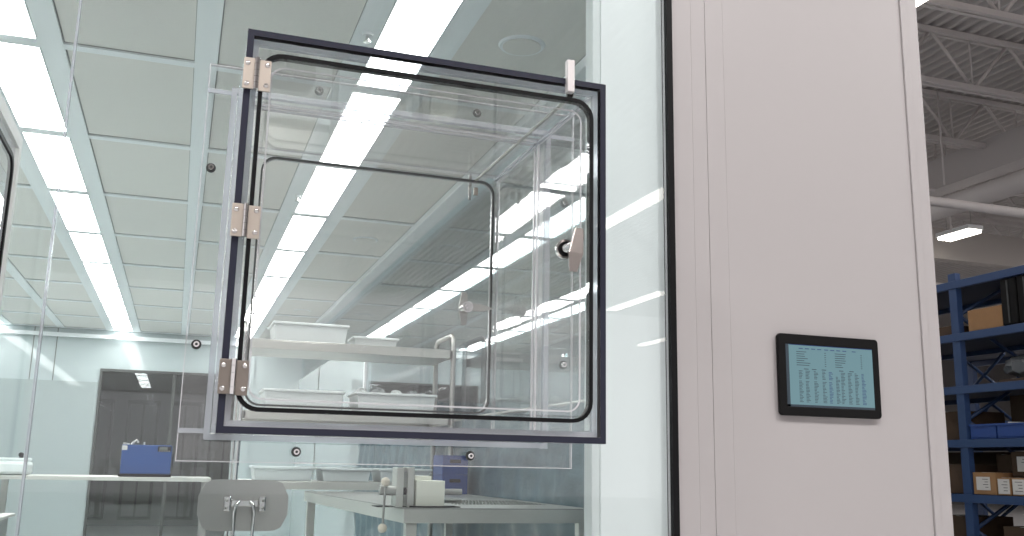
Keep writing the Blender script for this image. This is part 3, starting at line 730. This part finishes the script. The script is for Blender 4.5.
# goods seen through the glazed partition
def pallet(x, y, wx, wy, h, lab, mat=WRAP):
    t = thing('wrapped_pallet', lab, 'pallet', (x, y, FL), 'wrapped pallets behind the partition')
    g = MB(); nx_, nz = 10, 12
    g.box(x-wx/2, x+wx/2, y-wy/2, y+wy/2, FL+.14, h)
    bmesh.ops.subdivide_edges(g.bm, edges=g.bm.edges[:], cuts=9, use_grid_fill=True)
    for v in g.bm.verts: v.co += Vector((random.uniform(-1, 1), random.uniform(-1, 1), random.uniform(-1, 1)))*.022
    g.build('wrapped_load', mat, t)
    g = MB()
    for k in range(5): g.box(x-wx/2+k*(wx-.1)/4, x-wx/2+k*(wx-.1)/4+.1, y-wy/2, y+wy/2, FL+.115, FL+.137)
    for k in range(3): g.box(x-wx/2, x+wx/2, y-wy/2+k*(wy-.1)/2, y-wy/2+k*(wy-.1)/2+.1, FL, FL+.115)
    g.build('pallet_base', CARDD, t)
pallet(2.45, 9.9, 1.1, 1.0, .62, 'teal plastic wrapped pallet load behind the vise, beyond the glass')
pallet(3.75, 10.2, 1.2, 1.1, .66, 'teal plastic wrapped pallet load in the middle beyond the glass')
pallet(5.1, 11.0, 1.2, 1.1, .60, 'teal plastic wrapped pallet load farthest right beyond the glass')
for i, (z, lab) in enumerate(((-.149, 'blue crate on the work table far end, under its twin'), (-.047, 'blue crate topmost on the work table far end, above its twin'))):
    t = thing('crate', lab, 'crate', (1.42, 5.15, z), 'blue crates')
    g = MB(); g.ring(rrect(1.35, 1.49, 5.05, 5.25), rrect(1.357, 1.483, 5.057, 5.243), z, z+.1, ax='z').box(1.352, 1.488, 5.052, 5.248, z+.001, z+.008).build('body', TOTE, t)
    MB().box(1.39, 1.45, 5.048, 5.05, z+.06, z+.078).build('hand_slot', BLACK, t)
def sheet(y0, y1, z1, lab):
    g = MB(); ny, nz = int((y1-y0)/.06), 24; F = []; B = []
    for a in range(ny+1):
        F.append([]); B.append([])
        for b in range(nz+1):
            y = y0+(y1-y0)*a/ny; z = FL+.13+(z1-FL-.13)*b/nz
            w = .008*math.sin(y*23+math.sin(z*7)*1.5)+.006*math.sin(z*19+y*5)+random.uniform(-.003, .003)
            F[-1].append(g.v((1.545+w, y, z))); B[-1].append(g.v((1.553+w, y, z)))
    for a in range(ny):
        for b in range(nz):
            g.f([F[a][b], F[a+1][b], F[a+1][b+1], F[a][b+1]], 0, True); g.f([B[a][b], B[a][b+1], B[a+1][b+1], B[a+1][b]], 0, True)
    for a in range(ny):
        g.f([F[a][0], B[a][0], B[a+1][0], F[a+1][0]]); g.f([F[a][nz], F[a+1][nz], B[a+1][nz], B[a][nz]])
    for b in range(nz):
        g.f([F[0][b], F[0][b+1], B[0][b+1], B[0][b]]); g.f([F[ny][b], B[ny][b], B[ny][b+1], F[ny][b+1]])
    t = thing('plastic_sheeting', lab, 'plastic sheeting', (1.55, (y0+y1)/2, FL+.13), 'plastic sheeting along the partition')
    g.build('sheet', SHEET, t)
    MB().tube([(1.549, y0, z1+.004), (1.549, y1, z1+.004)], .009, 10).build('top_rail', STEELD, t)
sheet(1.95, 5.95, .26, 'crinkled teal plastic sheeting along the partition behind the work table')
sheet(6.0, 8.75, .42, 'crinkled teal plastic sheeting along the partition behind the trolley')

# ------------------------------------------------------------------ light, world, camera
wd = bpy.data.worlds.new('world'); sc.world = wd; wd.use_nodes = True
b = wd.node_tree.nodes['Background']; b.inputs[0].default_value = (1, .95, .96, 1); b.inputs[1].default_value = .95

cam_d = bpy.data.cameras.new('camera'); cam = bpy.data.objects.new('camera', cam_d); COL.objects.link(cam); sc.camera = cam
cam_d.sensor_fit = 'HORIZONTAL'; cam_d.sensor_width = 36; cam_d.lens = 958.8/1024*36
cam_d.clip_start = .05; cam_d.clip_end = 200
r = (0.94523187, 0.08393345, 0.31542336); d = (-0.32583124, 0.18563679, 0.92702372); u = (0.01925412, -0.97902715, 0.20281795)
Mx = Matrix((r, d, u)) @ Matrix.Diagonal((1, -1, -1))
cam.matrix_world = Matrix.Translation((0, 0, H0)) @ Mx.to_quaternion().to_matrix().to_4x4()

sc.view_settings.view_transform = 'Standard'; sc.view_settings.look = 'None'; sc.view_settings.gamma = 1
sc.view_settings.use_curve_mapping = False; sc.view_settings.exposure = 0
c = sc.cycles
c.use_denoising = True
try: c.denoiser = 'OPENIMAGEDENOISE'
except Exception: pass
c.max_bounces = 12; c.diffuse_bounces = 4; c.glossy_bounces = 6; c.transmission_bounces = 6; c.transparent_max_bounces = 64
c.sample_clamp_indirect = 8; c.caustics_reflective = False; c.caustics_refractive = False
